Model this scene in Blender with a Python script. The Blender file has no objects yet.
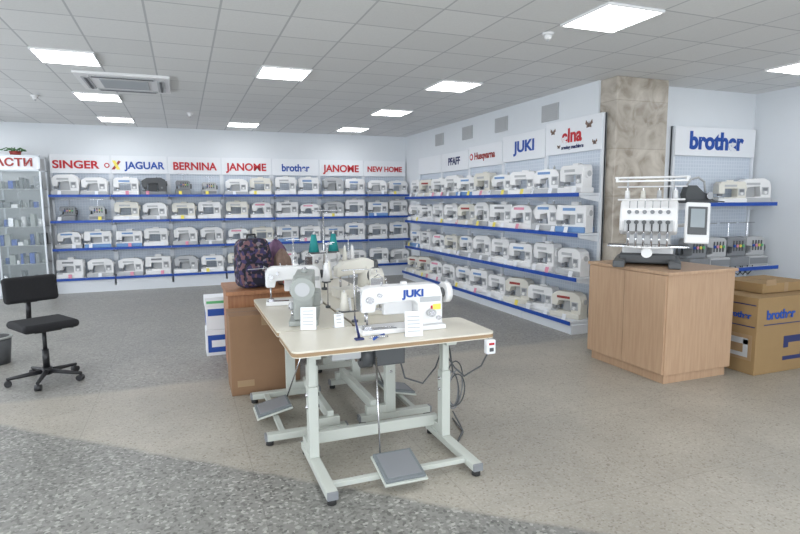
import bpy, bmesh, math, random
from mathutils import Vector, Matrix
random.seed(7)
S=bpy.context.scene
C=S.collection
try:
    S.view_settings.view_transform='Standard'; S.view_settings.look='None'
except Exception: pass

# ------------------------------------------------------------------ materials
def mat(name,col,rough=.5,metal=0,emit=None,es=0,spec=.5,trans=0,noise=0,nscale=20):
    m=bpy.data.materials.new(name); m.use_nodes=True
    nt=m.node_tree; b=nt.nodes['Principled BSDF']
    b.inputs['Base Color'].default_value=(*col,1)
    b.inputs['Roughness'].default_value=rough
    b.inputs['Metallic'].default_value=metal
    b.inputs['Specular IOR Level'].default_value=spec
    if emit: b.inputs['Emission Color'].default_value=(*emit,1); b.inputs['Emission Strength'].default_value=es
    if trans: b.inputs['Transmission Weight'].default_value=trans
    if noise:
        tc=nt.nodes.new('ShaderNodeTexCoord'); n=nt.nodes.new('ShaderNodeTexNoise'); n.inputs['Scale'].default_value=nscale
        n.inputs['Detail'].default_value=4
        r=nt.nodes.new('ShaderNodeMixRGB'); r.inputs[1].default_value=(*[c*(1-noise) for c in col],1); r.inputs[2].default_value=(*[min(1,c*(1+noise)) for c in col],1)
        nt.links.new(tc.outputs['Object'],n.inputs['Vector']); nt.links.new(n.outputs['Fac'],r.inputs[0]); nt.links.new(r.outputs[0],b.inputs['Base Color'])
    return m
M={}
M['wall']=mat('wall_paint',(.74,.77,.80),.8,noise=.02,nscale=3)
M['white']=mat('white_plastic',(.80,.80,.80),.35)
M['cream']=mat('cream_plastic',(.72,.70,.63),.35)
M['lgrey']=mat('light_grey_plastic',(.46,.47,.48),.4)
M['mgrey']=mat('mid_grey_plastic',(.22,.23,.245),.4)
M['grey']=mat('grey_enamel',(.32,.34,.32),.35)
M['dgrey']=mat('dark_grey',(.08,.085,.09),.45)
M['black']=mat('black_plastic',(.014,.014,.016),.45)
M['fabricblack']=mat('black_fabric',(.012,.012,.014),.9,noise=.4,nscale=80)
M['steel']=mat('steel',(.6,.6,.62),.25,1)
M['alu']=mat('aluminium',(.62,.65,.68),.4,.6)
M['blue']=mat('blue_rail',(.006,.065,.38),.4)
M['bluel']=mat('blue_print',(.01,.07,.36),.5)
M['lblue']=mat('pale_blue_print',(.16,.30,.55),.5)
M['red']=mat('red_print',(.52,.015,.025),.5)
M['maroon']=mat('maroon_print',(.33,.04,.035),.5)
M['navy']=mat('navy_print',(.02,.03,.12),.5)
M['pink']=mat('pink',(.72,.28,.38),.5)
M['yellow']=mat('yellow',(.85,.72,.12),.5)
M['green']=mat('green',(.12,.45,.18),.5)
M['teal']=mat('teal_thread',(.015,.24,.24),.7)
M['shelfw']=mat('shelf_white',(.73,.76,.80),.45)
M['paper']=mat('paper',(.80,.82,.85),.7)
M['table']=mat('table_laminate',(.70,.66,.56),.3,noise=.03,nscale=8)
M['tedge']=mat('table_edge',(.33,.22,.12),.5)
M['leg']=mat('leg_enamel',(.52,.545,.50),.4)
M['rubber']=mat('rubber',(.03,.03,.03),.8)
M['pedal']=mat('pedal_grey',(.17,.19,.20),.6,noise=.2,nscale=90)
M['carton']=mat('cardboard',(.25,.145,.08),.85,noise=.06,nscale=12)
M['carton2']=mat('cardboard_printed',(.31,.20,.09),.8,noise=.05,nscale=9)
M['screen']=mat('screen',(.30,.34,.36),.15)
M['vent']=mat('vent_grey',(.38,.40,.42),.6)
M['leaf']=mat('leaf',(.04,.14,.04),.6)
M['purple']=mat('purple_fabric',(.16,.09,.16),.9,noise=.3,nscale=25)
M['brownf']=mat('brown_fabric',(.22,.15,.12),.9,noise=.3,nscale=25)
M['glass']=mat('cabinet_glass',(.7,.8,.82),.05,spec=.5)
nt=M['glass'].node_tree; b=nt.nodes['Principled BSDF']; b.inputs['Alpha'].default_value=.12
M['lamp']=mat('lamp_diffuser',(1,1,1),.5,emit=(.98,.99,1),es=11)

def wood(name,c1,c2,rough=.45,scale=3):
    m=mat(name,c1,rough); nt=m.node_tree; b=nt.nodes['Principled BSDF']
    tc=nt.nodes.new('ShaderNodeTexCoord'); mp=nt.nodes.new('ShaderNodeMapping'); mp.inputs['Scale'].default_value=(14,14,1)
    n=nt.nodes.new('ShaderNodeTexNoise'); n.inputs['Scale'].default_value=scale; n.inputs['Detail'].default_value=6
    r=nt.nodes.new('ShaderNodeValToRGB'); r.color_ramp.elements[0].position=.35; r.color_ramp.elements[1].position=.65
    r.color_ramp.elements[0].color=(*c1,1); r.color_ramp.elements[1].color=(*c2,1)
    L=nt.links.new; L(tc.outputs['Object'],mp.inputs[0]); L(mp.outputs[0],n.inputs['Vector']); L(n.outputs['Fac'],r.inputs[0]); L(r.outputs[0],b.inputs['Base Color'])
    return m
M['beech']=wood('beech_laminate',(.44,.285,.18),(.50,.335,.215))
M['orangewood']=wood('desk_wood',(.32,.14,.065),(.40,.19,.09))

def floral():
    m=mat('floral_fabric',(.05,.04,.08),.9); nt=m.node_tree; b=nt.nodes['Principled BSDF']
    tc=nt.nodes.new('ShaderNodeTexCoord'); v=nt.nodes.new('ShaderNodeTexVoronoi'); v.inputs['Scale'].default_value=32
    r=nt.nodes.new('ShaderNodeValToRGB'); r.color_ramp.interpolation='CONSTANT'
    cs=[(0,(.018,.018,.035)),(.40,(.05,.04,.11)),(.58,(.17,.09,.10)),(.70,(.02,.02,.03)),(.83,(.20,.17,.19))]
    r.color_ramp.elements[0].position=0; r.color_ramp.elements[0].color=(*cs[0][1],1)
    r.color_ramp.elements[1].position=cs[1][0]; r.color_ramp.elements[1].color=(*cs[1][1],1)
    for p,c in cs[2:]:
        e=r.color_ramp.elements.new(p); e.color=(*c,1)
    L=nt.links.new; L(tc.outputs['Object'],v.inputs['Vector']); L(v.outputs['Color'],r.inputs[0]); L(r.outputs[0],b.inputs['Base Color'])
    return m
M['floral']=floral()

def marble():
    m=mat('pillar_marble',(.5,.47,.43),.3); nt=m.node_tree; b=nt.nodes['Principled BSDF']; L=nt.links.new
    tc=nt.nodes.new('ShaderNodeTexCoord'); n=nt.nodes.new('ShaderNodeTexNoise'); n.inputs['Scale'].default_value=3.5; n.inputs['Detail'].default_value=12; n.inputs['Distortion'].default_value=1.6
    r=nt.nodes.new('ShaderNodeValToRGB')
    r.color_ramp.elements[0].position=.3; r.color_ramp.elements[0].color=(.30,.25,.195,1)
    r.color_ramp.elements[1].position=.7; r.color_ramp.elements[1].color=(.60,.55,.48,1)
    e=r.color_ramp.elements.new(.5); e.color=(.48,.43,.365,1)
    bt=nt.nodes.new('ShaderNodeTexBrick'); bt.offset=0; bt.inputs['Color1'].default_value=(1,1,1,1); bt.inputs['Color2'].default_value=(.9,.9,.9,1); bt.inputs['Mortar'].default_value=(.7,.68,.65,1)
    bt.inputs['Scale'].default_value=1; bt.inputs['Mortar Size'].default_value=.004; bt.inputs['Brick Width'].default_value=40; bt.inputs['Row Height'].default_value=.6
    cx=nt.nodes.new('ShaderNodeSeparateXYZ'); cb=nt.nodes.new('ShaderNodeCombineXYZ'); cb.inputs[0].default_value=5
    mx=nt.nodes.new('ShaderNodeMixRGB'); mx.blend_type='MULTIPLY'; mx.inputs[0].default_value=1
    L(tc.outputs['Object'],n.inputs['Vector']); L(n.outputs['Fac'],r.inputs[0]); L(tc.outputs['Object'],cx.inputs[0]); L(cx.outputs[2],cb.inputs[1]); L(cb.outputs[0],bt.inputs['Vector'])
    L(r.outputs[0],mx.inputs[1]); L(bt.outputs['Color'],mx.inputs[2]); L(mx.outputs[0],b.inputs['Base Color'])
    return m
M['marble']=marble()

def ceilmat():
    m=mat('ceiling_tiles',(.6,.6,.6),.85); nt=m.node_tree; b=nt.nodes['Principled BSDF']; L=nt.links.new
    tc=nt.nodes.new('ShaderNodeTexCoord'); mp=nt.nodes.new('ShaderNodeMapping'); mp.inputs['Location'].default_value=(1.3455+.567*60,-6.695+.6*60,0)
    bt=nt.nodes.new('ShaderNodeTexBrick'); bt.offset=0; bt.squash=1
    bt.inputs['Scale'].default_value=1; bt.inputs['Brick Width'].default_value=.567; bt.inputs['Row Height'].default_value=.6; bt.inputs['Mortar Size'].default_value=.010; bt.inputs['Mortar Smooth'].default_value=.2
    bt.inputs['Color1'].default_value=(.75,.755,.75,1); bt.inputs['Color2'].default_value=(.80,.805,.80,1); bt.inputs['Mortar'].default_value=(.52,.53,.54,1)
    n=nt.nodes.new('ShaderNodeTexNoise'); n.inputs['Scale'].default_value=60
    mx=nt.nodes.new('ShaderNodeMixRGB'); mx.blend_type='MULTIPLY'; mx.inputs[0].default_value=.1
    L(tc.outputs['Object'],mp.inputs[0]); L(mp.outputs[0],bt.inputs['Vector']); L(tc.outputs['Object'],n.inputs['Vector'])
    L(bt.outputs['Color'],mx.inputs[1]); L(n.outputs['Fac'],mx.inputs[2]); L(mx.outputs[0],b.inputs['Base Color'])
    return m
M['ceil']=ceilmat()

def floormat():
    m=mat('terrazzo_floor',(.3,.3,.3),.5); nt=m.node_tree; b=nt.nodes['Principled BSDF']; L=nt.links.new; N=nt.nodes.new
    tc=N('ShaderNodeTexCoord'); sp=N('ShaderNodeSeparateXYZ'); L(tc.outputs['Object'],sp.inputs[0])
    nz=N('ShaderNodeTexNoise'); nz.inputs['Scale'].default_value=2.5; nz.inputs['Detail'].default_value=5; L(tc.outputs['Object'],nz.inputs['Vector'])
    def math_(op,a,b_):
        k=N('ShaderNodeMath'); k.operation=op
        for i,x in enumerate((a,b_)):
            if isinstance(x,(int,float)): k.inputs[i].default_value=x
            else: L(x,k.inputs[i])
        return k.outputs[0]
    wob=math_('MULTIPLY',math_('SUBTRACT',nz.outputs['Fac'],.5),.14)
    d1=math_('ADD',math_('SUBTRACT',math_('SUBTRACT',3.9,math_('MULTIPLY',sp.outputs[0],.86)),sp.outputs[1]),wob)
    f1=N('ShaderNodeMapRange'); f1.inputs[1].default_value=-.03; f1.inputs[2].default_value=.03; L(d1,f1.inputs[0])
    d2=math_('ADD',math_('SUBTRACT',sp.outputs[1],5.7),wob)
    f2=N('ShaderNodeMapRange'); f2.inputs[1].default_value=-.05; f2.inputs[2].default_value=.05; L(d2,f2.inputs[0])
    v=N('ShaderNodeTexVoronoi'); v.inputs['Scale'].default_value=58; L(tc.outputs['Object'],v.inputs['Vector'])
    v2=N('ShaderNodeTexVoronoi'); v2.inputs['Scale'].default_value=90; L(tc.outputs['Object'],v2.inputs['Vector'])
    sv=N('ShaderNodeSeparateColor'); L(v.outputs['Color'],sv.inputs[0]); sv2=N('ShaderNodeSeparateColor'); L(v2.outputs['Color'],sv2.inputs[0])
    def ramp(cs,src):
        r=N('ShaderNodeValToRGB'); r.color_ramp.interpolation='LINEAR'
        r.color_ramp.elements[0].position=cs[0][0]; r.color_ramp.elements[0].color=(*cs[0][1],1)
        r.color_ramp.elements[1].position=cs[-1][0]; r.color_ramp.elements[1].color=(*cs[-1][1],1)
        for p,c in cs[1:-1]:
            e=r.color_ramp.elements.new(p); e.color=(*c,1)
        L(src,r.inputs[0]); return r.outputs[0]
    light=ramp([(0,(.23,.205,.165)),(.12,(.35,.322,.272)),(.8,(.385,.357,.305)),(1,(.42,.395,.35))],sv2.outputs[0])
    dark=ramp([(0,(.11,.11,.10)),(.3,(.215,.212,.195)),(.8,(.25,.247,.228)),(1,(.43,.42,.39))],sv.outputs[0])
    mid=ramp([(0,(.16,.157,.145)),(.2,(.25,.243,.224)),(.8,(.285,.277,.255)),(1,(.38,.372,.345))],sv.outputs[0])
    m1=N('ShaderNodeMixRGB'); L(f2.outputs[0],m1.inputs[0]); L(light,m1.inputs[1]); L(mid,m1.inputs[2])
    m2=N('ShaderNodeMixRGB'); L(f1.outputs[0],m2.inputs[0]); L(m1.outputs[0],m2.inputs[1]); L(dark,m2.inputs[2])
    n2=N('ShaderNodeTexNoise'); n2.inputs['Scale'].default_value=1.1; n2.inputs['Detail'].default_value=8; n2.inputs['Roughness'].default_value=.65; L(tc.outputs['Object'],n2.inputs['Vector'])
    mr=N('ShaderNodeMapRange'); mr.inputs[1].default_value=.25; mr.inputs[2].default_value=.75; mr.inputs[3].default_value=.80; mr.inputs[4].default_value=1.22; L(n2.outputs['Fac'],mr.inputs[0])
    mx=N('ShaderNodeMixRGB'); mx.blend_type='MULTIPLY'; mx.inputs[0].default_value=1; L(m2.outputs[0],mx.inputs[1]); L(mr.outputs[0],mx.inputs[2])
    bt=N('ShaderNodeTexBrick'); bt.offset=0; bt.inputs['Scale'].default_value=1; bt.inputs['Brick Width'].default_value=1.15; bt.inputs['Row Height'].default_value=1.15; bt.inputs['Mortar Size'].default_value=.004
    bt.inputs['Color1'].default_value=(.98,.98,.98,1); bt.inputs['Color2'].default_value=(1.02,1.02,1.02,1); bt.inputs['Mortar'].default_value=(.84,.84,.84,1)
    mpb=N('ShaderNodeMapping'); mpb.inputs['Location'].default_value=(50.25,50.4,0); L(tc.outputs['Object'],mpb.inputs[0]); L(mpb.outputs[0],bt.inputs['Vector'])
    mj=N('ShaderNodeMixRGB'); mj.blend_type='MULTIPLY'; mj.inputs[0].default_value=1; L(mx.outputs[0],mj.inputs[1]); L(bt.outputs['Color'],mj.inputs[2])
    L(mj.outputs[0],b.inputs['Base Color'])
    rr=N('ShaderNodeMapRange'); rr.inputs[3].default_value=.28; rr.inputs[4].default_value=.52; L(n2.outputs['Fac'],rr.inputs[0]); L(rr.outputs[0],b.inputs['Roughness'])
    return m
M['floor']=floormat()

def panelmat():
    m=mat('perforated_panel',(.7,.75,.82),.5); nt=m.node_tree; b=nt.nodes['Principled BSDF']; L=nt.links.new
    tc=nt.nodes.new('ShaderNodeTexCoord'); sp=nt.nodes.new('ShaderNodeSeparateXYZ'); cb=nt.nodes.new('ShaderNodeCombineXYZ')
    ad=nt.nodes.new('ShaderNodeMath'); ad.operation='ADD'
    bt=nt.nodes.new('ShaderNodeTexBrick'); bt.offset=0
    bt.inputs['Scale'].default_value=1; bt.inputs['Brick Width'].default_value=.05; bt.inputs['Row Height'].default_value=.05; bt.inputs['Mortar Size'].default_value=.006
    bt.inputs['Color1'].default_value=(.55,.61,.69,1); bt.inputs['Color2'].default_value=(.57,.63,.71,1); bt.inputs['Mortar'].default_value=(.65,.70,.77,1)
    L(tc.outputs['Object'],sp.inputs[0]); L(sp.outputs[0],ad.inputs[0]); L(sp.outputs[1],ad.inputs[1]); L(ad.outputs[0],cb.inputs[0]); L(sp.outputs[2],cb.inputs[1]); L(cb.outputs[0],bt.inputs['Vector']); L(bt.outputs['Color'],b.inputs['Base Color'])
    return m
M['panel']=panelmat()

# ------------------------------------------------------------------ mesh builder
class MB:
    def __init__(s): s.bm=bmesh.new(); s.mats=[]
    def mi(s,k):
        if k not in s.mats: s.mats.append(k)
        return s.mats.index(k)
    def _add(s,t,X,k,smooth=False):
        i=s.mi(k)
        for f in t.faces: f.material_index=i; f.smooth=smooth
        t.transform(X); me=bpy.data.meshes.new('t'); t.to_mesh(me); t.free(); s.bm.from_mesh(me); bpy.data.meshes.remove(me)
    def box(s,x0,x1,y0,y1,z0,z1,k,bev=0,rot=None,seg=2):
        t=bmesh.new(); bmesh.ops.create_cube(t,size=1)
        t.transform(Matrix.Diagonal((abs(x1-x0),abs(y1-y0),abs(z1-z0),1)))
        if bev: bmesh.ops.bevel(t,geom=t.edges[:],offset=bev,segments=seg,affect='EDGES',profile=.5)
        X=Matrix.Translation(((x0+x1)/2,(y0+y1)/2,(z0+z1)/2))
        if rot: X=X@Matrix.Rotation(rot[0],4,'X')@Matrix.Rotation(rot[1],4,'Y')@Matrix.Rotation(rot[2],4,'Z')
        s._add(t,X,k,False); return s
    def cyl(s,p0,p1,r,k,r2=None,seg=16):
        p0=Vector(p0);p1=Vector(p1);d=p1-p0
        t=bmesh.new(); bmesh.ops.create_cone(t,cap_ends=True,segments=seg,radius1=r,radius2=r if r2 is None else r2,depth=d.length)
        X=Matrix.Translation((p0+p1)/2)@d.to_track_quat('Z','Y').to_matrix().to_4x4()
        i=s.mi(k)
        for f in t.faces: f.material_index=i; f.smooth=len(f.verts)==4 and seg>6
        t.transform(X); me=bpy.data.meshes.new('t'); t.to_mesh(me); t.free(); s.bm.from_mesh(me); bpy.data.meshes.remove(me); return s
    def sph(s,c,r,k,seg=16):
        t=bmesh.new(); bmesh.ops.create_uvsphere(t,u_segments=seg,v_segments=max(8,seg//2),radius=1)
        s._add(t,Matrix.Translation(c)@Matrix.Diagonal((*r,1)),k,True); return s
    def tube(s,pts,r,k,seg=8):
        for a,b in zip(pts[:-1],pts[1:]):
            s.cyl(a,b,r,k,seg=seg)
        for p in pts[1:-1]: s.sph(p,(r,r,r),k,8)
        return s
    def prism(s,prof,y0,y1,k,bev=0,axis='y'):
        t=bmesh.new(); vs=[t.verts.new((x,y0,z)) for x,z in prof]; f=t.faces.new(vs)
        e=bmesh.ops.extrude_face_region(t,geom=[f]); bmesh.ops.translate(t,verts=[v for v in e['geom'] if isinstance(v,bmesh.types.BMVert)],vec=(0,y1-y0,0))
        bmesh.ops.recalc_face_normals(t,faces=t.faces[:])
        if bev: bmesh.ops.bevel(t,geom=t.edges[:],offset=bev,segments=2,affect='EDGES',profile=.5)
        X=Matrix.Identity(4)
        if axis=='x': X=Matrix.Rotation(-math.pi/2,4,'Z')   # profile x -> -y , extrude y -> x
        s._add(t,X,k,False); return s
    def merge(s,mesh,keys,X):
        t=bmesh.new(); t.from_mesh(mesh)
        idx=[s.mi(k) for k in keys]
        for f in t.faces: f.material_index=idx[f.material_index]
        t.transform(X); me=bpy.data.meshes.new('t'); t.to_mesh(me); t.free(); s.bm.from_mesh(me); bpy.data.meshes.remove(me)
    def mesh(s,name):
        me=bpy.data.meshes.new(name); s.bm.to_mesh(me); s.bm.free()
        for k in s.mats: me.materials.append(M[k])
        return me
    def obj(s,name,loc=(0,0,0),rz=0,parent=None):
        o=bpy.data.objects.new(name,s.mesh(name)); C.objects.link(o); o.location=loc; o.rotation_euler=(0,0,rz)
        if parent: o.parent=parent
        return o
def inst(name,me,loc,rz=0):
    o=bpy.data.objects.new(name,me); C.objects.link(o); o.location=loc; o.rotation_euler=(0,0,rz); return o
def txt(body,loc,rot,size,k,parent=None,bold=.006,sx=1,shear=0,name='lettering'):
    cu=bpy.data.curves.new(name,'FONT'); cu.body=body; cu.size=size; cu.align_x='CENTER'; cu.align_y='CENTER'; cu.extrude=.002; cu.offset=bold*size/.2; cu.shear=shear
    cu.materials.append(M[k]); o=bpy.data.objects.new(name,cu); C.objects.link(o); o.location=loc; o.rotation_euler=rot; o.scale=(sx,1,1)
    if parent: o.parent=parent
    return o
R90=math.pi/2
H=3.291
# ------------------------------------------------------------------ room
YB=12.85; XR=5.12; XR2=8.0; YN=6.05; XL=-5.0; YF=-3.0
MB().box(XL-.2,XR2+.2,YF-.2,YB+.2,-.1,0,'floor').obj('floor')
MB().box(XL-.2,XR2+.2,YF-.2,YB+.2,H,H+.1,'ceil').obj('ceiling')
MB().box(XL,XR,YB,YB+.2,0,H,'wall').obj('wall_back')
MB().box(XR,XR+.2,YN+.2,YB+.2,0,H,'wall').obj('wall_right')
MB().box(XR,XR2+.2,YN,YN+.2,0,H,'wall').obj('wall_niche')
MB().box(XR2,XR2+.2,YF-.2,YN,0,H,'wall').obj('wall_right_front')
w=MB()
w.box(XL-.2,XL,YF-.2,YB+.2,0,.8,'wall'); w.box(XL-.2,XL,YF-.2,YB+.2,2.7,H,'wall')
wins=[(-2,0),(.8,2.8),(3.6,5.6),(6.4,8.4),(9.2,11.2)]
prev=YF-.2
for a,b_ in wins:
    w.box(XL-.2,XL,prev,a,.8,2.7,'wall'); prev=b_
w.box(XL-.2,XL,prev,YB+.2,.8,2.7,'wall'); w.obj('wall_left')
w=MB(); w.box(XL,XR2,YF-.2,YF,0,.5,'wall'); w.box(XL,XR2,YF-.2,YF,2.8,H,'wall')
fw=[(-4.3,-1.3),(-.5,2.5),(3.3,6.3)]; prev=XL
for a,b_ in fw: w.box(prev,a,YF-.2,YF,.5,2.8,'wall'); prev=b_
w.box(prev,XR2,YF-.2,YF,.5,2.8,'wall'); w.obj('wall_front')
n=1
for a,b_ in wins:
    q=MB()
    for y in (a,(a+b_)/2-.03,b_-.06): q.box(XL-.13,XL-.05,y,y+.06,.8,2.7,'white')
    for z in (.8,2.64): q.box(XL-.13,XL-.05,a,b_,z,z+.06,'white')
    q.obj('window_%d'%n); n+=1
for a,b_ in fw:
    q=MB()
    for x in (a,(a+b_)/2-.03,b_-.06): q.box(x,x+.06,YF-.13,YF-.05,.5,2.8,'white')
    for z in (.5,2.74): q.box(a,b_,YF-.13,YF-.05,z,z+.06,'white')
    q.obj('window_%d'%n); n+=1
MB().box(XL,XR,YB-.02,YB,0,.08,'lgrey').obj('baseboard_back')
MB().box(XR+.9,XR2,YN-.02,YN,0,.08,'lgrey').obj('baseboard_niche')
MB().box(XR2-.02,XR2,YF,YN-.02,0,.08,'lgrey').obj('baseboard_right')
MB().box(XR+.02,5.98,5.74,YN-.001,0,H-.001,'marble',.01).obj('marble_pillar')

# ceiling lights
lm=MB(); lm.box(-.275,.275,-.29,.29,-.012,-.002,'lamp')
for a in ((-.29,.29,-.305,-.29),(-.29,.29,.29,.305),(-.29,-.275,-.29,.29),(.275,.29,-.29,.29)): lm.box(*a,-.02,0,'white')
lme=lm.mesh('ceiling_light_panel')
pts=[(-1.062,6.995),(-1.062,9.395),(-1.062,11.795),(1.207,6.995),(1.207,11.795),(3.476,6.995),(3.476,9.395),(3.476,11.795),(3.476,3.995),(6.876,4.595),
 (-3.33,6.995),(-3.33,9.395),(-3.33,11.795),(-3.33,3.995),(-1.062,3.0),(1.207,3.0),(-1.062,.595),(1.207,.595),(3.476,.595),(6.876,1.595),(-3.33,.595),(1.207,-1.8),(3.476,-1.8)]  # unseen panels outside the view, added to light the room
for x,y in pts: inst('ceiling_light_panel',lme,(x,y,H))
# AC cassette
a=MB(); a.box(-.48,.48,-.48,.48,-.035,0,'white',.012); a.box(-.25,.25,-.25,.25,-.042,-.034,'lgrey',.003)
for i in range(11): a.box(-.24,.24,-.235+i*.045,-.22+i*.045,-.048,-.041,'vent')
for s_ in (-1,1):
    a.box(-.33,.33,s_*.38-.04,s_*.38+.04,-.045,-.034,'lgrey',.003); a.box(s_*.38-.04,s_*.38+.04,-.33,.33,-.045,-.034,'lgrey',.003)
    a.box(-.31,.31,s_*.38-.012,s_*.38+.012,-.052,-.044,'dgrey'); a.box(s_*.38-.012,s_*.38+.012,-.31,.31,-.052,-.044,'dgrey')
a.obj('ceiling_air_conditioner',(-.60,8.15,H)).scale=(1.1,1.1,1.1)
for x,y in ((3.24,4.55),(-1.9,9.6),(.2,10.6)):
    a=MB(); a.cyl((0,0,0),(0,0,-.02),.055,'white'); a.cyl((0,0,-.02),(0,0,-.06),.04,'white',.028); a.cyl((0,0,-.06),(0,0,-.075),.012,'lgrey'); a.obj('smoke_detector',(x,y,H))
for y in (10.9,9.66,8.44,7.08):
    a=MB(); a.box(-.02,0,-.2,.2,-.12,.12,'lgrey',.004)
    for i in range(8): a.box(-.028,-.02,-.17,.17,-.1+i*.027,-.088+i*.027,'lgrey')
    a.obj('wall_vent_grille',(XR,y,3.03))

# ------------------------------------------------------------------ domestic sewing machines
def domestic(acc,body='white',style=0,arm=None):
    b=MB()
    if style==0:
        prof=[(-.20,.0),(.20,0),(.20,.26),(.18,.295),(-.16,.295),(-.20,.26),(-.20,.13),(-.11,.12),(-.11,.195),(.075,.195),(.075,.075),(-.20,.075)]
    elif style==1:
        prof=[(-.19,.0),(.21,0),(.215,.20),(.19,.27),(.12,.305),(-.12,.30),(-.20,.25),(-.19,.13),(-.12,.125),(-.10,.19),(.06,.205),(.08,.07),(-.19,.07)]
    elif style==2:
        prof=[(-.22,.0),(.21,0),(.21,.28),(-.21,.28),(-.22,.12),(-.12,.12),(-.12,.18),(.06,.18),(.06,.08),(-.22,.08)]
    else:
        prof=[(-.17,.0),(.18,0),(.19,.22),(.15,.27),(.0,.285),(-.14,.265),(-.18,.22),(-.17,.12),(-.09,.12),(-.08,.17),(.03,.185),(.055,.07),(-.17,.07)]
    b.prism(prof,-.07,.07,body,.008)
    b.box(-.215,.205,-.095,.095,.0,.06,arm or body,.01)
    b.box(-.12,.06,-.074,-.068,.222,.250,acc,.001)
    b.box(.085,.175,-.075,-.068,.10,.195,'lgrey',.001)
    b.box(.10,.16,-.078,-.074,.15,.185,'mgrey',.001)
    b.cyl((.13,-.07,.125),(.13,-.09,.125),.018,'white',seg=12)
    b.cyl((.19,0,.20),(.225,0,.20),.048,body,seg=16); b.cyl((.225,0,.20),(.23,0,.20),.03,'lgrey',seg=12)
    b.cyl((-.145,0,.13),(-.145,0,.08),.006,'steel',seg=6); b.box(-.165,-.125,-.02,.02,.078,.084,'steel')
    b.box(-.17,-.115,-.025,.02,.095,.135,'mgrey')
    if style in (1,2): b.box(-.09,.06,.02,.06,.07,.20,'lgrey')  # grey filler behind the arm, standing in for shade in the gap
    b.box(-.20,-.12,-.078,-.04,.06,.078,'lgrey')
    b.cyl((.06,.02,.27),(.06,.02,.325),.004,'steel',seg=6); b.cyl((.06,.02,.28),(.06,.02,.31),.014,'lgrey',seg=10)
    if style in (0,2): b.box(-.05,.05,-.012,.012,.275,.315,body,.008)
    return b.mesh('sewing_machine'),list(b.mats)
DV=[domestic('lblue'),domestic('lgrey','white',1,'lgrey'),domestic('pink','white',3),domestic('mgrey','white',2),domestic('maroon','cream',1),domestic('lgrey','cream',0,'white'),domestic('lblue','white',3,'lgrey'),domestic('mgrey','lgrey',1,'white'),domestic('lgrey','white',0),domestic('lblue','white',2,'lblue')]

def overlock(body='lgrey'):
    b=MB(); b.box(-.15,.15,-.13,.12,0,.10,body,.012); b.prism([(-.14,.1),(.15,.1),(.15,.26),(.11,.285),(-.12,.285),(-.14,.26),(-.14,.2),(-.06,.19),(-.06,.13),(-.14,.12)],-.06,.09,body,.008)
    for i in range(4): b.box(-.05+i*.045,-.03+i*.045,-.066,-.058,.15,.25,'dgrey'); b.cyl((-.04+i*.045,-.066,.2),(-.04+i*.045,-.082,.2),.014,['bluel','pink','yellow','green'][i],seg=10)
    b.box(-.14,.14,-.134,-.128,.02,.08,'mgrey')
    b.cyl((.15,0,.17),(.18,0,.17),.05,'dgrey')
    b.cyl((.02,.1,.05),(.02,.1,.42),.005,'steel',seg=6); b.cyl((-.12,.1,.42),(.14,.1,.42),.004,'steel',seg=6)
    for i in range(4): b.cyl((-.11+i*.075,.14,.12),(-.11+i*.075,.14,.20),.022,'dgrey',.008,10)
    b.box(-.14,.14,.11,.17,.1,.115,body)
    return b.mesh('overlock_machine'),list(b.mats)
OV=overlock(); OV2=overlock('mgrey')

# ------------------------------------------------------------------ shelf units  (local: width along x, front -y, back at y=0)
def shelf_unit(W,levels,depth,board=(2.34,2.70),base=True,panel_top=None):
    b=MB(); top=panel_top or board[1]
    b.box(-W/2,W/2,-.03,-.005,.05,top,'panel')
    for x in (-W/2+.02,W/2-.02): b.box(x-.02,x+.02,-.06,-.002,0,top,'shelfw')
    for i,z in enumerate(levels):
        d=depth+.08 if i==0 else depth
        b.box(-W/2+.021,W/2-.021,-d,-.03,z-.025,z,'shelfw')
        b.box(-W/2+.005,W/2-.005,-d-.012,-d,z-.045,z+.005,'blue')
        if i: 
            for x in (-W/2+.03,W/2-.03): b.prism([(.03,z-.03),(d-.02,z-.03),(d-.04,z-.06),(.03,z-.12)],x-.003,x+.003,'shelfw',axis='x')
    if base:
        d=depth+.05; z=levels[0]
        b.box(-W/2+.02,W/2-.02,-d,-.03,0,z-.03,'shelfw')
        b.box(-W/2,-W/2+.03,-d-.01,-.03,0,.12,'shelfw'); b.box(W/2-.03,W/2,-d-.01,-.03,0,.12,'shelfw')
    if board:
        b.box(-W/2+.01,W/2-.01,-.075,-.03,board[0],board[1],'paper',.003)
    return b
def card(b,x,y,z,k,w=.06,h=.075):
    b.box(x-w/2,x+w/2,y-.001,y+.001,z+.001,z+h,k,rot=(-.25,0,0))

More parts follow.
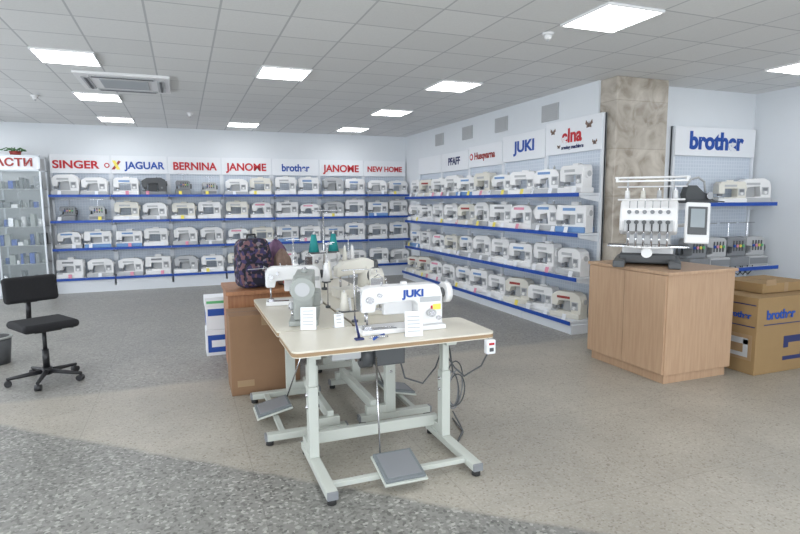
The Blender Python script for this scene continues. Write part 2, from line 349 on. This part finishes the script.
lv=[.29,.87,1.41,1.91]
U=1.066
backsigns=[('SINGER','red',.21,1.15),('JAGUAR','bluel',.20,1.0),('BERNINA','red',.22,.95),('JANOME','red',.22,1.0),('brother','bluel',.22,.9),('JANOME','red',.22,1.0),('NEW HOME','red',.17,.95)]
rc=random.Random(3)
for i,(t,k,sz,sx) in enumerate(backsigns):
    xc=-2.38+U*(i+.5)
    o=shelf_unit(U,lv,.40).obj('display_shelf_unit',(xc,YB,0))
    xo={'SINGER':-.08,'JAGUAR':.1}.get(t,0)
    txt(t,(xo,-.080,2.50),(R90,0,0),sz,k,o,sx=sx)
    if t=='JAGUAR':
        b=MB(); b.prism([(-.52,2.42),(-.46,2.42),(-.34,2.58),(-.38,2.60)],-.08,-.077,'maroon'); b.prism([(-.50,2.60),(-.44,2.60),(-.36,2.42),(-.42,2.42)],-.081,-.078,'yellow'); b.obj('emblem',parent=o)
    if t=='SINGER':
        b=MB(); b.cyl((.47,-.076,2.5),(.47,-.08,2.5),.05,'red'); b.cyl((.47,-.08,2.5),(.47,-.083,2.5),.03,'paper'); b.obj('emblem',parent=o)
    g=MB()
    for li,z in enumerate(lv):
        for j in (0,1):
            v=rc.choice([0,1,2,3,5,0,1,6,7,8,9])
            if i==3: v=rc.choice([1,2,5,8])
            yy=-.24 if li else -.28
            X=Matrix.Translation((-.255+.51*j+rc.uniform(-.01,.01),yy,z+.001))@Matrix.Rotation(rc.uniform(-.2,.1),4,'Z')@Matrix.Diagonal((1.12,1.1,rc.uniform(1.05,1.3),1))
            if i==0 and li==2 or (i==2 and li==3): g.merge(*(OV if j else OV2),X@Matrix.Scale(.85,4))
            elif i==1 and li==3 and j==1: g.merge(DV[7][0],['mgrey' if q=='white' else 'dgrey' for q in DV[7][1]],X)
            else: g.merge(DV[v][0],DV[v][1],X)
            card(g,-.38+.5*j+rc.uniform(0,.25),yy-.14,z+.001,rc.choice(['paper','paper','paper','yellow','pink']))
    g.obj('sewing_machine_display',(xc,YB,0))
# right wall
lr=[.17,.74,1.32,1.84]
names=[('elna','red',.26,2.40,2.86),('JUKI','bluel',.24,2.38,2.80),('Husqvarna','maroon',.17,2.36,2.74),('PFAFF','navy',.2,2.34,2.70),(None,None,0,2.34,2.70)]
UW=1.2
for i,(t,k,sz,b0,b1) in enumerate(names):
    yc=5.88+UW*(i+.5)
    o=shelf_unit(UW,lr,.40,board=(b0,b1)).obj('display_shelf_unit',(XR-.002,yc,0),-R90)
    zc=(b0+b1)/2
    if t: txt(t,(.05 if t=='JUKI' else 0,-.08,zc),(R90,0,0),sz,k,o,sx=1.25 if t=='JUKI' else 1)
    if t=='elna':
        txt('sewing machines',(.02,-.08,zc-.15),(R90,0,0),.07,'navy',o)
        b=MB()
        for x,z,r in ((-.42,2.72,.05),(.35,2.74,.06),(.47,2.5,.04),(-.28,2.5,.03)):
            for s_ in (-1,1):
                b.prism([(x,z),(x+s_*r,z+r),(x+s_*r*1.2,z+.2*r),(x+s_*r*.7,z-.1*r),(x+s_*r*.8,z-.7*r),(x+s_*r*.2,z-.6*r)][::s_],-.08,-.077,'brownf')
            b.box(x-.004,x+.004,-.082,-.077,z-r*.6,z+r*.6,'black')
        b.obj('butterfly_stickers',parent=o)
    if t=='Husqvarna':
        b=MB(); b.cyl((-.48,-.076,zc),(-.48,-.08,zc),.06,'red'); b.cyl((-.48,-.08,zc),(-.48,-.083,zc),.035,'paper'); b.obj('emblem',parent=o)
    for li,z in enumerate(lr):
        for j in (0,1):
            v=rc.choice([0,1,2,3,4,5,6,1,8,8,9])
            dx=.22 if li else .27
            yy=yc+(.29 if j else -.29)+rc.uniform(-.01,.01)
            m_=inst('sewing_machine',DV[v][0],(XR-dx,yy,z+.001),-R90+rc.uniform(.0,.35))
            m_.scale=(1.15,1.1,rc.uniform(1.15,1.35))
    g=MB()
    for li,z in enumerate(lr):
        for j in range(3): card(g,-.4+.4*j+rc.uniform(-.1,.1),-.385 if li else -.46,z+.001,rc.choice(['paper','paper','yellow','pink','paper']),.08,.08)
    g.obj('price_tags',parent=o)

# niche unit
o=shelf_unit(1.58,[.80,1.70],.46,board=(2.36,2.76),base=False).obj('display_shelf_unit',(7.16,YN-.002,0))
txt('brother',(.0,-.08,2.56),(R90,0,0),.33,'bluel',o,bold=.008)
b=MB(); b.box(-.2,.2,-.1,.1,0,.03,'dgrey',.005); b.prism([(-.18,.03),(.16,.03),(.18,.08),(.05,.12),(-.05,.2),(-.16,.2),(-.2,.1)],-.05,.05,'dgrey',.008); b.tube([(-.15,0,.2),(-.1,0,.27),(.0,0,.29),(.08,0,.24),(.1,0,.12)],.012,'lgrey',8); b.cyl((.1,-.06,.08),(.1,-.09,.08),.04,'steel')
b.tube([(.15,0,.05),(.22,-.05,.02),(.28,-.1,.012),(.33,.0,.012)],.006,'black',6); b.obj('embroidery_cap_driver',(6.62,YN-.28,1.701),-.2).scale=(1.15,1.15,1.2)
for x,v,s_ in ((7.22,5,1.0),(7.66,1,1.12)):
    m_=inst('sewing_machine',DV[v][0],(x,YN-.28,1.701),-.3); m_.scale=(s_,s_,s_)
for i,(x,v) in enumerate(((6.55,OV2),(6.93,OV),(7.31,OV2),(7.69,OV))):
    m_=inst('overlock_machine',v[0],(x,YN-.31,.801),-.1); m_.scale=(1.12,1.1,1.45)
b=MB()
for j in range(3): b.tube([(-.1+.1*j,0,.02),(-.05+.1*j,-.03,-.05),(.03+.1*j,-.03,-.10),(.12+.1*j,-.02,-.04),(.15+.1*j,0,.02)],.007,'black',6)
c_=b.obj('hanging_cables',parent=o); c_.location=(.0,-.48,.80)

# ------------------------------------------------------------------ glass parts cabinet
a=MB(); x0,x1,y0,y1=-3.92,-2.42,12.2,12.75
for x in (x0,(x0+x1)/2-.015,x1-.03):
    for y in (y0,y1-.03): a.box(x,x+.03,y,y+.03,0,2.62,'alu')
for z in (.02,.25,2.35,2.6): a.box(x0,x1,y0,y0+.03,z,z+.03,'alu'); a.box(x0,x1,y1-.03,y1,z,z+.03,'alu')
a.box(x0,x1,y0,y1,.0,.25,'shelfw'); a.box(x0,x1,y1-.012,y1,.25,2.6,'lgrey'); a.box(x0,x1,y0+.005,y0+.02,2.36,2.6,'paper')
a.box(x0+.01,x1-.01,y0+.012,y0+.016,.28,2.35,'glass')
rr=random.Random(5)
for z in (.28,.62,.97,1.32,1.67,2.02):
    a.box(x0+.02,x1-.02,y0+.03,y1-.02,z-.01,z,'lgrey')
    x=x0+.05
    while x<x1-.12:
        w_=rr.uniform(.04,.11); h_=rr.uniform(.06,.24)
        k=rr.choice(['dgrey','dgrey','mgrey','steel','grey','bluel','grey','black','white'])
        if rr.random()<.5: a.cyl((x+w_/2,y0+.2,z),(x+w_/2,y0+.2,z+h_),w_/2,k,w_*.4,10)
        else: a.box(x,x+w_,y0+.1,y0+.3,z,z+h_,k,.005)
        x+=w_+.015
cab=a.obj('glass_parts_cabinet')
txt('ЗАПЧАСТИ',((x0+x1)/2+.05,y0-.002,2.49),(R90,0,0),.19,'maroon',cab,sx=1.12)
a=MB()
a.cyl((0,0,0),(0,0,.08),.08,'maroon',.1)
for i in range(16):
    an=i*.7; l=.12+.05*(i%3); a.tube([(0,0,.07),(math.cos(an)*l*.6,math.sin(an)*l*.6,.14),(math.cos(an)*l,math.sin(an)*l,.10)],.008,'leaf',5); a.sph((math.cos(an)*l,math.sin(an)*l,.10),(.035,.03,.01),'leaf',8)
a.obj('potted_plant',(-2.85,12.45,2.631))

# ------------------------------------------------------------------ office chair
def office_chair():
    b=MB()
    for i in range(5):
        an=i*2*math.pi/5+.35; c,s_=math.cos(an),math.sin(an)
        b.cyl((c*.04,s_*.04,.10),(c*.31,s_*.31,.075),.024,'black',.015,10)
        b.cyl((c*.30-s_*.025,s_*.30+c*.025,.03),(c*.30+s_*.025,s_*.30-c*.025,.03),.03,'black',seg=14)
        b.cyl((c*.30,s_*.30,.03),(c*.30,s_*.30,.085),.01,'black',seg=8)
    b.cyl((0,0,.07),(0,0,.14),.045,'black'); b.cyl((0,0,.14),(0,0,.32),.028,'black'); b.cyl((0,0,.3),(0,0,.52),.018,'black')
    b.box(-.11,.11,-.11,.11,.51,.54,'black',.005)
    b.cyl((.1,0,.52),(.24,-.03,.50),.008,'black'); 
    b.box(-.23,.23,-.22,.22,.535,.615,'fabricblack',.038,seg=4)
    b.tube([(0,.08,.52),(0,.27,.52),(0,.33,.58),(0,.31,.76),(0,.28,.84)],.022,'black',10)
    b.box(-.06,.06,.24,.3,.76,.92,'black',.01)
    b.box(-.225,.225,.19,.26,.77,1.03,'fabricblack',.034,rot=(-.12,0,0),seg=4)
    return b
o=office_chair().obj('office_chair',(-1.33,6.30,0),.55); o.scale=(1.08,1.08,1.0)
a=MB(); a.cyl((0,0,0.002),(0,0,.30),.12,'dgrey',.15,24); a.cyl((0,0,.285),(0,0,.305),.157,'grey',.157,24); a.cyl((0,0,.3),(0,0,.308),.13,'black'); a.obj('waste_bin',(-1.98,7.2,0))

# ------------------------------------------------------------------ industrial table (local: x along length 0..L, front y=0, back y=D)
TZ=.84
def ind_table(L=1.42,D=.56,xl=.15,xr=1.1,foot=(-.33,.42),yc=.17):
    b=MB()
    r=.05; P=[]
    for cx,cy,a0 in ((L-r,r,-90),(L-r,D-r,0),(r,D-r,90),(r,r,180)):
        for k_ in range(5):
            t=math.radians(a0+k_*22.5); P.append((cx+r*math.cos(t),cy+r*math.sin(t)))
    def slab(z0,z1,k,ins=0):
        t=bmesh.new(); vs=[t.verts.new((x+(ins if x<L/2 else -ins),y+(ins if y<D/2 else -ins),z0)) for x,y in P]; f=t.faces.new(vs)
        e=bmesh.ops.extrude_face_region(t,geom=[f]); bmesh.ops.translate(t,verts=[v for v in e['geom'] if isinstance(v,bmesh.types.BMVert)],vec=(0,0,z1-z0)); bmesh.ops.recalc_face_normals(t,faces=t.faces[:]); b._add(t,Matrix.Identity(4),k)
    slab(TZ-.012,TZ,'table',.001); slab(TZ-.036,TZ-.012,'tedge',.0015); slab(TZ-.042,TZ-.036,'table',.002)
    for x in (xl,xr):
        b.box(x-.035,x+.035,foot[0],foot[1],.035,.085,'leg',.006)
        for y in (foot[0]+.02,foot[1]-.02): b.cyl((x,y,.002),(x,y,.035),.028,'rubber',seg=12)
        for y in (foot[0]-.006,foot[1]+.006): b.box(x-.033,x+.033,y-.008,y+.008,.036,.084,'mgrey',.003)
        b.box(x-.032,x+.032,yc-.04,yc+.04,.085,.56,'leg',.005)
        b.box(x-.024,x+.024,yc-.03,yc+.03,.56,.765,'leg',.004)
        b.box(x-.04,x+.04,yc-.12,D-.05,.765,.80,'leg',.005)
        b.cyl((x-.045,yc,.5),(x+.045,yc,.5),.012,'steel',seg=8); b.cyl((x-.045,yc,.42),(x+.045,yc,.42),.012,'steel',seg=8)
        b.box(x-.03,x+.03,yc+.03,foot[1]-.05,.085,.15,'leg',.004)
    b.box(xl,xr,foot[1]-.14,foot[1]-.09,.11,.19,'leg',.005)
    b.box(xl,xr,D-.12,D-.08,.745,.785,'leg',.004)
    yb=foot[0]+.12; xm=(xl+xr)/2
    b.box(xl,xr,yb-.02,yb+.02,.05,.08,'leg',.003)
    b.box(xm-.15,xm+.11,yb-.14,yb+.13,.10,.122,'pedal',.006,rot=(.22,0,0))
    b.box(xm-.13,xm+.09,yb-.12,yb+.11,.118,.125,'mgrey',.002,rot=(.22,0,0))
    b.box(xm-.16,xm+.12,yb-.15,yb+.14,.088,.102,'leg',.004,rot=(.22,0,0))
    b.cyl((xm-.1,yb+.12,.13),(xm-.05,yb+.33,.72),.006,'steel',seg=8)
    b.box(xm-.02,xm+.2,.22,.44,.62,.80,'dgrey',.012); b.cyl((xm-.1,.33,.68),(xm-.02,.33,.68),.085,'dgrey',seg=20); b.cyl((xm-.13,.33,.68),(xm-.1,.33,.68),.04,'steel')
    b.box(xm-.35,xm-.15,.12,.40,.72,.80,'lgrey',.01)
    return b
tab=ind_table().obj('industrial_sewing_table',(.58,3.33,0))
ind_table(1.46,.56,.48,1.40,foot=(-.09,.50),yc=.25).obj('industrial_sewing_table',(.58,5.37,0),-R90)
ind_table(1.46,.56,.15,1.1,foot=(-.09,.50),yc=.25).obj('industrial_sewing_table',(1.72,3.91,0),R90)
ind_table(1.46,.56,.15,1.1,foot=(-.09,.50),yc=.25).obj('industrial_sewing_table',(1.72,5.39,0),R90)
a=MB(); a.box(1.90,1.97,3.28,3.325,.70,.80,'paper',.008); a.box(1.915,1.955,3.276,3.281,.765,.78,'red'); a.box(1.92,1.95,3.275,3.281,.72,.745,'dgrey'); a.cyl((1.935,3.31,.79),(1.935,3.36,.80),.01,'steel')
a.tube([(1.93,3.32,.70),(1.9,3.36,.60),(1.80,3.42,.52),(1.74,3.45,.58),(1.70,3.5,.66)],.006,'dgrey',6)
o=a.obj('power_switch_box',parent=tab); o.location=(-.58,-3.33,0)
a=MB(); rk=random.Random(4)
for j in range(5):
    p=[]; A=rk.uniform(.05,.09); B=rk.uniform(.12,.19); z0=rk.uniform(.33,.42)
    for i in range(26):
        t=i/25*2*math.pi; p.append((1.80+A*math.cos(t)+.01*j,3.62+.03*math.sin(t+j),z0+B*math.sin(t)))
    a.tube(p,.005,'mgrey' if j%2 else 'dgrey',6)
a.tube([(1.8,3.6,.5),(1.75,3.55,.68),(1.7,3.5,.79)],.006,'dgrey',6); a.tube([(1.8,3.6,.2),(1.86,3.55,.06),(1.78,3.48,.012),(1.9,3.62,.012),(1.95,3.9,.012)],.006,'dgrey',6)
a.tube([(1.36,3.62,.75),(1.42,3.6,.5),(1.55,3.58,.45),(1.66,3.6,.55),(1.72,3.6,.7)],.006,'dgrey',6)
o=a.obj('power_cable_coil',parent=tab); o.location=(-.58,-3.33,0)

def industrial(body='white',acc='white',label=None):
    b=MB()
    b.box(-.26,.26,-.09,.09,0,.035,body,.006)
    b.box(-.25,-.05,-.085,-.02,.035,.037,'steel')
    prof=[(.09,.035),(.25,.035),(.25,.24),(.235,.30),(.20,.325),(-.20,.325),(-.245,.305),(-.255,.27),(-.255,.15),(-.175,.15),(-.165,.205),(.06,.215),(.09,.19)]
    b.prism(prof,-.06,.06,body,.012)
    b.box(-.262,-.252,-.05,.05,.16,.30,'steel',.004)
    b.cyl((-.215,-.02,.15),(-.215,-.02,.06),.006,'steel',seg=8); b.cyl((-.215,.01,.15),(-.215,.01,.075),.008,'steel',seg=8)
    b.box(-.235,-.19,-.035,.02,.036,.05,'steel',.003)
    b.cyl((.25,0,.25),(.275,0,.25),.035,'dgrey'); b.cyl((.275,0,.25),(.31,0,.25),.075,acc,seg=28); b.cyl((.31,0,.25),(.316,0,.25),.045,'lgrey')
    b.cyl((-.21,-.06,.24),(-.21,-.085,.24),.022,'steel',seg=12); b.cyl((-.15,-.06,.27),(-.15,-.08,.27),.014,'steel',seg=10)
    b.cyl((.17,-.06,.12),(.17,-.085,.12),.028,'lgrey'); b.cyl((.17,-.085,.12),(.17,-.092,.12),.02,'steel')
    b.cyl((.22,-.06,.08),(.22,-.075,.08),.015,'steel')
    b.box(.10,.235,-.063,-.059,.20,.235,'lgrey',.001)
    b.cyl((.02,0,.325),(.02,0,.345),.02,body); b.cyl((-.12,0,.325),(-.12,0,.35),.005,'steel',seg=6)
    b.box(-.09,.11,.05,.10,.1,.2,body,.01)
    b.tube([(-.235,.03,.3),(-.27,-.01,.33),(-.28,-.05,.30)],.004,'steel',6)
    return b
o=industrial().obj('industrial_sewing_machine',(1.41,3.65,TZ+.001)); o.scale=(1.2,1.08,1)
txt('JUKI',(.06,-.0625,.265),(R90,0,0),.07,'bluel',o,bold=.008)
b=MB(); b.box(.185,.235,-.0635,-.060,.14,.18,'yellow'); b.box(.17,.182,-.0635,-.060,.14,.17,'red') ; b.obj('sticker',parent=o)
o=industrial('grey','grey').obj('industrial_sewing_machine',(.86,4.30,TZ+.001),-R90-.25); o.scale=(1.1,1.2,1.12)
o=industrial('cream','dgrey').obj('industrial_sewing_machine',(1.50,4.45,TZ+.001),R90-.3)
o=industrial('white','white').obj('industrial_sewing_machine',(1.48,6.38,TZ+.001),R90-.8)
b=MB(); b.box(-.2,.2,-.12,.12,0,.09,'cream',.01); b.cyl((.1,0,.09),(.1,0,.3),.07,'cream',.06,20); b.prism([(-.2,.2),(.18,.24),(.18,.34),(.1,.37),(-.12,.34),(-.2,.29)],-.06,.06,'cream',.012); b.cyl((-.15,0,.2),(-.15,0,.1),.01,'steel'); b.cyl((.18,0,.29),(.22,0,.29),.06,'dgrey',seg=20); b.obj('buttonhole_machine',(1.52,5.15,TZ+.001),.1)
o=industrial('white','lgrey').obj('industrial_sewing_machine',(.90,4.98,TZ+.001),-.15); o.scale=(.95,.95,1.05)
def price_card(x,y,z,rz,w=.12,h=.17):
    b=MB(); b.box(-w/2,w/2,-.002,.002,0,h,'paper',rot=(-.18,0,0)); b.box(-w/2,w/2,.0,.06,0,.003,'paper')
    for i in range(5):
        zz=.035+i*.024; yy=-.003-(h/2-zz)*math.tan(.18)
        b.box(-w/2+.015,w/2-.02,yy-.0035,yy-.0005,zz,zz+.006,'lgrey')
    return b.obj('price_card',(x,y,z),rz)
price_card(1.42,3.43,TZ+.002,-.2); price_card(.80,3.90,TZ+.002,-.3,.11,.16); price_card(1.02,3.88,TZ+.002,0,.07,.1); price_card(1.22,4.4,TZ+.002,.1,.09,.12)
a=MB(); a.tube([(0,0,.01),(.05,.03,.012),(.13,.06,.012)],.008,'bluel',8); a.tube([(0,.05,.01),(.05,.03,.016),(.12,.0,.012)],.006,'steel',8); a.obj('thread_snips',(1.13,3.42,TZ+.001),.3)
a=MB(); a.box(-.03,.03,-.02,.02,0,.012,'navy',.003); a.cyl((0,0,.01),(-.03,0,.16),.010,'navy',.004,10); a.obj('screwdriver_stand',(1.05,3.48,TZ+.001))
def thread_stand(h=.6,cones=('white','teal'),zs=.12):
    b=MB(); b.cyl((0,0,0),(0,0,h),.008,'steel',seg=8); b.cyl((0,0,0),(0,0,.02),.03,'dgrey')
    b.box(-.13,.13,-.012,.012,zs,zs+.01,'dgrey'); b.tube([(-.12,0,h),(.12,0,h)],.005,'steel',6); b.tube([(-.12,0,h),(-.12,-.08,h)],.004,'steel',6); b.tube([(.12,0,h),(.12,-.08,h)],.004,'steel',6)
    for s_,k in zip((-1,1),cones):
        b.cyl((s_*.1,0,zs+.01),(s_*.1,0,zs+.02),.055,'dgrey'); b.cyl((s_*.1,0,zs+.02),(s_*.1,0,zs+.19),.05,k,.022,18); b.cyl((s_*.1,0,zs+.19),(s_*.1,0,zs+.21),.008,'white',seg=8)
    return b
thread_stand(.78,('teal','teal'),.36).obj('thread_stand',(1.34,5.66,TZ+.001),.2).scale=(1.1,1.1,1.05)
thread_stand(.5,('cream','white'),.1).obj('thread_stand',(1.18,4.02,TZ+.001),0).scale=(.8,.8,.8)
thread_stand(.62,('white','cream'),.25).obj('thread_stand',(1.13,4.66,TZ+.001),1.2).scale=(.7,.7,.9)
thread_stand(.62,('red','teal'),.15).obj('thread_stand',(.95,5.24,TZ+.001),.2).scale=(.7,.7,.9)
thread_stand(.62,('cream','white'),.3).obj('thread_stand',(1.62,5.72,TZ+.001),.4).scale=(.5,.7,.9)

# ------------------------------------------------------------------ cartons, desk, textiles
def carton(W,D,H_,k='carton'):
    b=MB(); b.box(0,W,0,D,0.001,H_,k,.004); b.box(W/2-.03,W/2+.03,-.001,D+.001,H_-.001,H_+.0015,k); b.box(0,W,D/2-.002,D/2+.002,H_-.0005,H_+.001,'dgrey'); b.box(W/2-.03,W/2+.03,-.0015,.001,H_-.1,H_+.0005,'tedge')
    b.box(.05,.2,-.001,.0005,.08,.14,'tedge'); return b
carton(.62,.42,.735).obj('cardboard_box',(.34,5.12,0))
d=MB(); d.box(0,.74,0,.75,.82,.86,'orangewood',.004); d.box(.02,.05,.02,.73,0,.82,'orangewood'); d.box(.69,.72,.02,.73,0,.82,'orangewood'); d.box(.05,.69,.04,.06,.25,.82,'orangewood'); d.box(.05,.69,.70,.72,.1,.82,'orangewood'); d.obj('wooden_desk',(.36,5.75,0))
b=MB(); b.box(0,.32,0,.3,.001,.30,'paper',.003); b.box(.02,.30,-.002,0,.04,.24,'bluel'); b.box(.06,.26,-.003,-.001,.1,.18,'paper'); b.obj('boxed_sewing_machine',(.18,6.62,0))
b=MB(); b.box(0,.30,0,.28,0,.27,'paper',.003); b.box(-.002,0,.03,.25,.05,.2,'bluel'); b.box(.02,.28,-.002,0,.16,.24,'bluel'); b.obj('boxed_sewing_machine',(.19,6.63,.302))
b=MB(); b.box(0,.3,0,.28,0,.10,'paper',.004); b.box(.02,.28,-.002,0,.03,.06,'green'); b.obj('boxed_sewing_machine',(.18,6.63,.574)) 
def sq(t,p,fn):
    for v in t.verts:
        x,y,z=v.co; n=abs(x)**p+abs(y)**p+abs(z)**p; f=n**(-1/p); v.co=fn(x*f,y*f,z*f)
def backpack():
    t=bmesh.new(); bmesh.ops.create_uvsphere(t,u_segments=36,v_segments=24,radius=1)
    sq(t,6,lambda x,y,z: Vector((x*.175*(1-.10*max(0,z)**2)+math.sin(z*7)*.006,y*.12+math.cos(x*8+z*7)*.007,z*.255+.257)))
    b=MB(); b._add(t,Matrix.Identity(4),'floral',True)
    t=bmesh.new(); bmesh.ops.create_uvsphere(t,u_segments=24,v_segments=18,radius=1)
    sq(t,5,lambda x,y,z: Vector((x*.13,y*.05-.13,z*.115+.15)))
    b._add(t,Matrix.Identity(4),'floral',True)
    b.tube([(-.05,.02,.49),(-.04,.02,.55),(.04,.02,.55),(.05,.02,.49)],.01,'black',8)
    for s_ in (-1,1): b.tube([(s_*.08,.1,.45),(s_*.12,.18,.34),(s_*.12,.18,.15),(s_*.14,.11,.05)],.014,'black',8)
    b.tube([(-.12,-.18,.21),(.12,-.18,.21)],.004,'lgrey',6); b.tube([(-.165,-.09,.36),(-.13,-.12,.43),(.13,-.12,.43),(.165,-.09,.36)],.005,'black',6)
    return b
backpack().obj('floral_backpack',(.66,6.0,.862),.25)
def cloth(w,d_,h,k,seed):
    t=bmesh.new(); bmesh.ops.create_uvsphere(t,u_segments=48,v_segments=28,radius=1)
    def fn(x,y,z):
        a_=math.atan2(y,x); q=1+.12*math.sin(a_*7+seed+z*2)+.06*math.sin(a_*13+z*5)
        zz=(z+1)/2; sh=1 if zz<.75 else 1-(zz-.75)*1.8
        return Vector((x*w*q*sh,y*d_*q*sh,zz*h+.015*math.sin(a_*3+seed)*(zz>.2)))
    sq(t,3,fn)
    b=MB(); b._add(t,Matrix.Identity(4),k,True); return b
b=cloth(.11,.10,.46,'purple',2); b.tube([(-.04,0,.43),(0,0,.49),(.03,0,.51)],.006,'steel',8); b.obj('draped_jacket',(.95,6.36,.862)) 
cloth(.08,.09,.38,'brownf',5).obj('draped_scarf',(.98,6.06,.862))

# printed carton
b=MB(); b.box(0,1.1,0,.75,.001,.78,'carton2',.005); b.box(.0,1.1,.36,.39,.779,.782,'tedge')
b.box(.10,.95,-.002,0,.50,.51,'navy'); b.box(-.002,0,.02,.65,.70,.71,'navy'); b.box(-.002,0,.02,.65,.48,.49,'navy')
b.box(-.002,0,.04,.36,.14,.40,'tedge')
for q0,q1,z0,z1 in ((.08,.32,.17,.21),(.08,.13,.21,.35),(.08,.32,.30,.36),(.28,.32,.25,.3)): b.box(-.005,-.002,q0,q1,z0,z1,'lgrey')
for q0,q1,z0,z1 in ((.40,.75,.12,.16),(.66,.75,.16,.36),(.40,.75,.30,.37),(.40,.47,.25,.30)): b.box(q0,q1,-.003,0,z0,z1,'navy')
bx=b.obj('large_printed_carton',(5.22,3.78,0))
txt('brother',(.33,-.004,.6),(R90,0,0),.13,'bluel',bx); txt('brother',(-.004,.20,.59),(R90,0,-R90),.085,'bluel',bx)
carton(.7,.5,.10,'carton2').obj('cardboard_box',(5.5,3.95,.784))

# ------------------------------------------------------------------ cabinet + embroidery machine
CX,CY,CW,CD,CH=4.17,3.90,.86,1.07,1.08
b=MB(); b.box(.03,CW-.03,.03,CD-.03,0,.09,'beech'); b.box(.0,CW,.0,CD,.09,CH-.03,'beech',.003); b.box(-.02,CW+.02,-.02,CD+.02,CH-.03,CH,'beech',.004)
b.box(-.018,0,.01,CD/2-.003,.10,CH-.035,'beech',.002); b.box(-.018,0,CD/2+.003,CD-.01,.10,CH-.035,'beech',.002)
b.obj('wooden_display_cabinet',(CX,CY,0))
def embroidery():
    b=MB()
    b.box(-.28,-.18,-.38,.27,0,.07,'dgrey',.012); b.box(.18,.28,-.38,.27,0,.07,'dgrey',.012); b.box(-.24,.24,-.12,.30,.02,.12,'dgrey',.015)
    b.box(-.22,.22,-.05,.28,.10,.20,'white',.02)
    b.box(-.19,.19,.02,.26,.18,.44,'white',.03,seg=3)
    b.prism([(-.18,.32),(.22,.32),(.29,.36),(.31,.46),(.26,.58),(.16,.66),(-.05,.67),(-.18,.62)],-.24,.24,'white',.022,axis='x')
    b.box(-.20,.20,-.32,-.305,.36,.47,'lgrey',.004)
    for i in range(6):
        x=-.16+i*.064; b.cyl((x,-.32,.36),(x,-.32,.20),.009,'steel',seg=8); b.cyl((x,-.315,.45),(x,-.335,.45),.02,'dgrey',seg=12); b.box(x-.012,x+.012,-.33,-.30,.29,.345,'mgrey'); b.box(x-.006,x+.006,-.328,-.318,.36,.43,'black')
        b.cyl((x,-.27,.545),(x,-.295,.552),.018,'mgrey',seg=12); b.box(x-.003,x+.003,-.25,-.235,.58,.66,'mgrey')
    b.cyl((0,-.38,.15),(0,.0,.15),.045,'white',.055,16)
    b.box(-.34,.34,-.17,-.12,.19,.22,'dgrey',.006)
    p=[(.18*math.cos(t*math.pi/12),-.32+.12*math.sin(t*math.pi/12),.21) for t in range(25)]; b.tube(p,.011,'white',8)
    b.box(-.34,-.18,-.27,-.24,.20,.215,'steel'); b.box(.18,.34,-.27,-.24,.20,.215,'steel'); b.box(-.34,-.32,-.27,-.12,.2,.215,'steel'); b.box(.32,.34,-.27,-.12,.2,.215,'steel')
    b.box(-.28,.30,.0,.32,.66,.68,'white',.008)
    for i in range(4):
        for j in range(2):
            x=-.2+i*.14; y=.07+j*.13; b.cyl((x,y,.68),(x,y,.765),.024,['white','cream','lgrey'][(i+j)%3],.018,10); b.cyl((x,y,.765),(x,y,.79),.004,'steel',seg=6)
    b.cyl((-.2,.14,.66),(-.2,.14,.90),.009,'lgrey'); b.cyl((.2,.14,.66),(.2,.14,.90),.009,'lgrey')
    b.box(-.32,.34,.11,.17,.89,.912,'white',.006); b.box(-.30,.32,-.06,-.03,.85,.868,'white',.004); b.box(-.30,-.28,-.05,.14,.855,.905,'white'); b.box(.30,.32,-.05,.14,.855,.905,'white'); b.box(-.30,.32,.22,.25,.80,.815,'white',.003)
    b.tube([(.2,-.05,.40),(.32,-.10,.42)],.018,'white'); b.box(.29,.50,-.21,-.17,.24,.64,'white',.015,rot=(-.12,0,.35)); b.box(.315,.475,-.225,-.211,.33,.60,'dgrey',.003,rot=(-.12,0,.35)); b.box(.335,.455,-.232,-.224,.40,.58,'screen',.002,rot=(-.12,0,.35))
    return b
o=embroidery().obj('embroidery_machine',(4.50,4.50,CH+.001),-.80); o.scale=(1.1,1.1,1.0)

# ------------------------------------------------------------------ lights
def area(name,loc,rot,sx,sy,e,col):
    l=bpy.data.lights.new(name,'AREA'); l.shape='RECTANGLE'; l.size=sx; l.size_y=sy; l.energy=e; l.color=col
    o=bpy.data.objects.new(name,l); C.objects.link(o); o.location=loc; o.rotation_euler=rot
for i,(a_,b_) in enumerate(wins): area('window_daylight_%d'%i,(XL-.3,(a_+b_)/2,1.75),(0,-R90,0),1.9,b_-a_,70,(.88,.94,1))
for i,(a_,b_) in enumerate(fw): area('front_window_daylight_%d'%i,((a_+b_)/2,YF-.3,1.65),(R90,0,0),b_-a_,2.3,140,(.90,.95,1))
W=bpy.data.worlds.new('World'); S.world=W; W.use_nodes=True
W.node_tree.nodes['Background'].inputs[0].default_value=(.80,.88,1,1); W.node_tree.nodes['Background'].inputs[1].default_value=1.0

# ------------------------------------------------------------------ camera
th,ph,ro,f=.368,.117,-.006,560
F=Vector((math.sin(th)*math.cos(ph),math.cos(th)*math.cos(ph),-math.sin(ph))); R=Vector((math.cos(th),-math.sin(th),0)); Uv=R.cross(F)
R,Uv=R*math.cos(ro)+Uv*math.sin(ro),-R*math.sin(ro)+Uv*math.cos(ro)
cam=bpy.data.cameras.new('camera'); cam.sensor_width=36; cam.lens=f/800*36; cam.clip_start=.05
co=bpy.data.objects.new('camera',cam); C.objects.link(co)
mw=Matrix((R,Uv,-F)).transposed().to_4x4(); mw.translation=(0,0,1.75); co.matrix_world=mw
S.camera=co
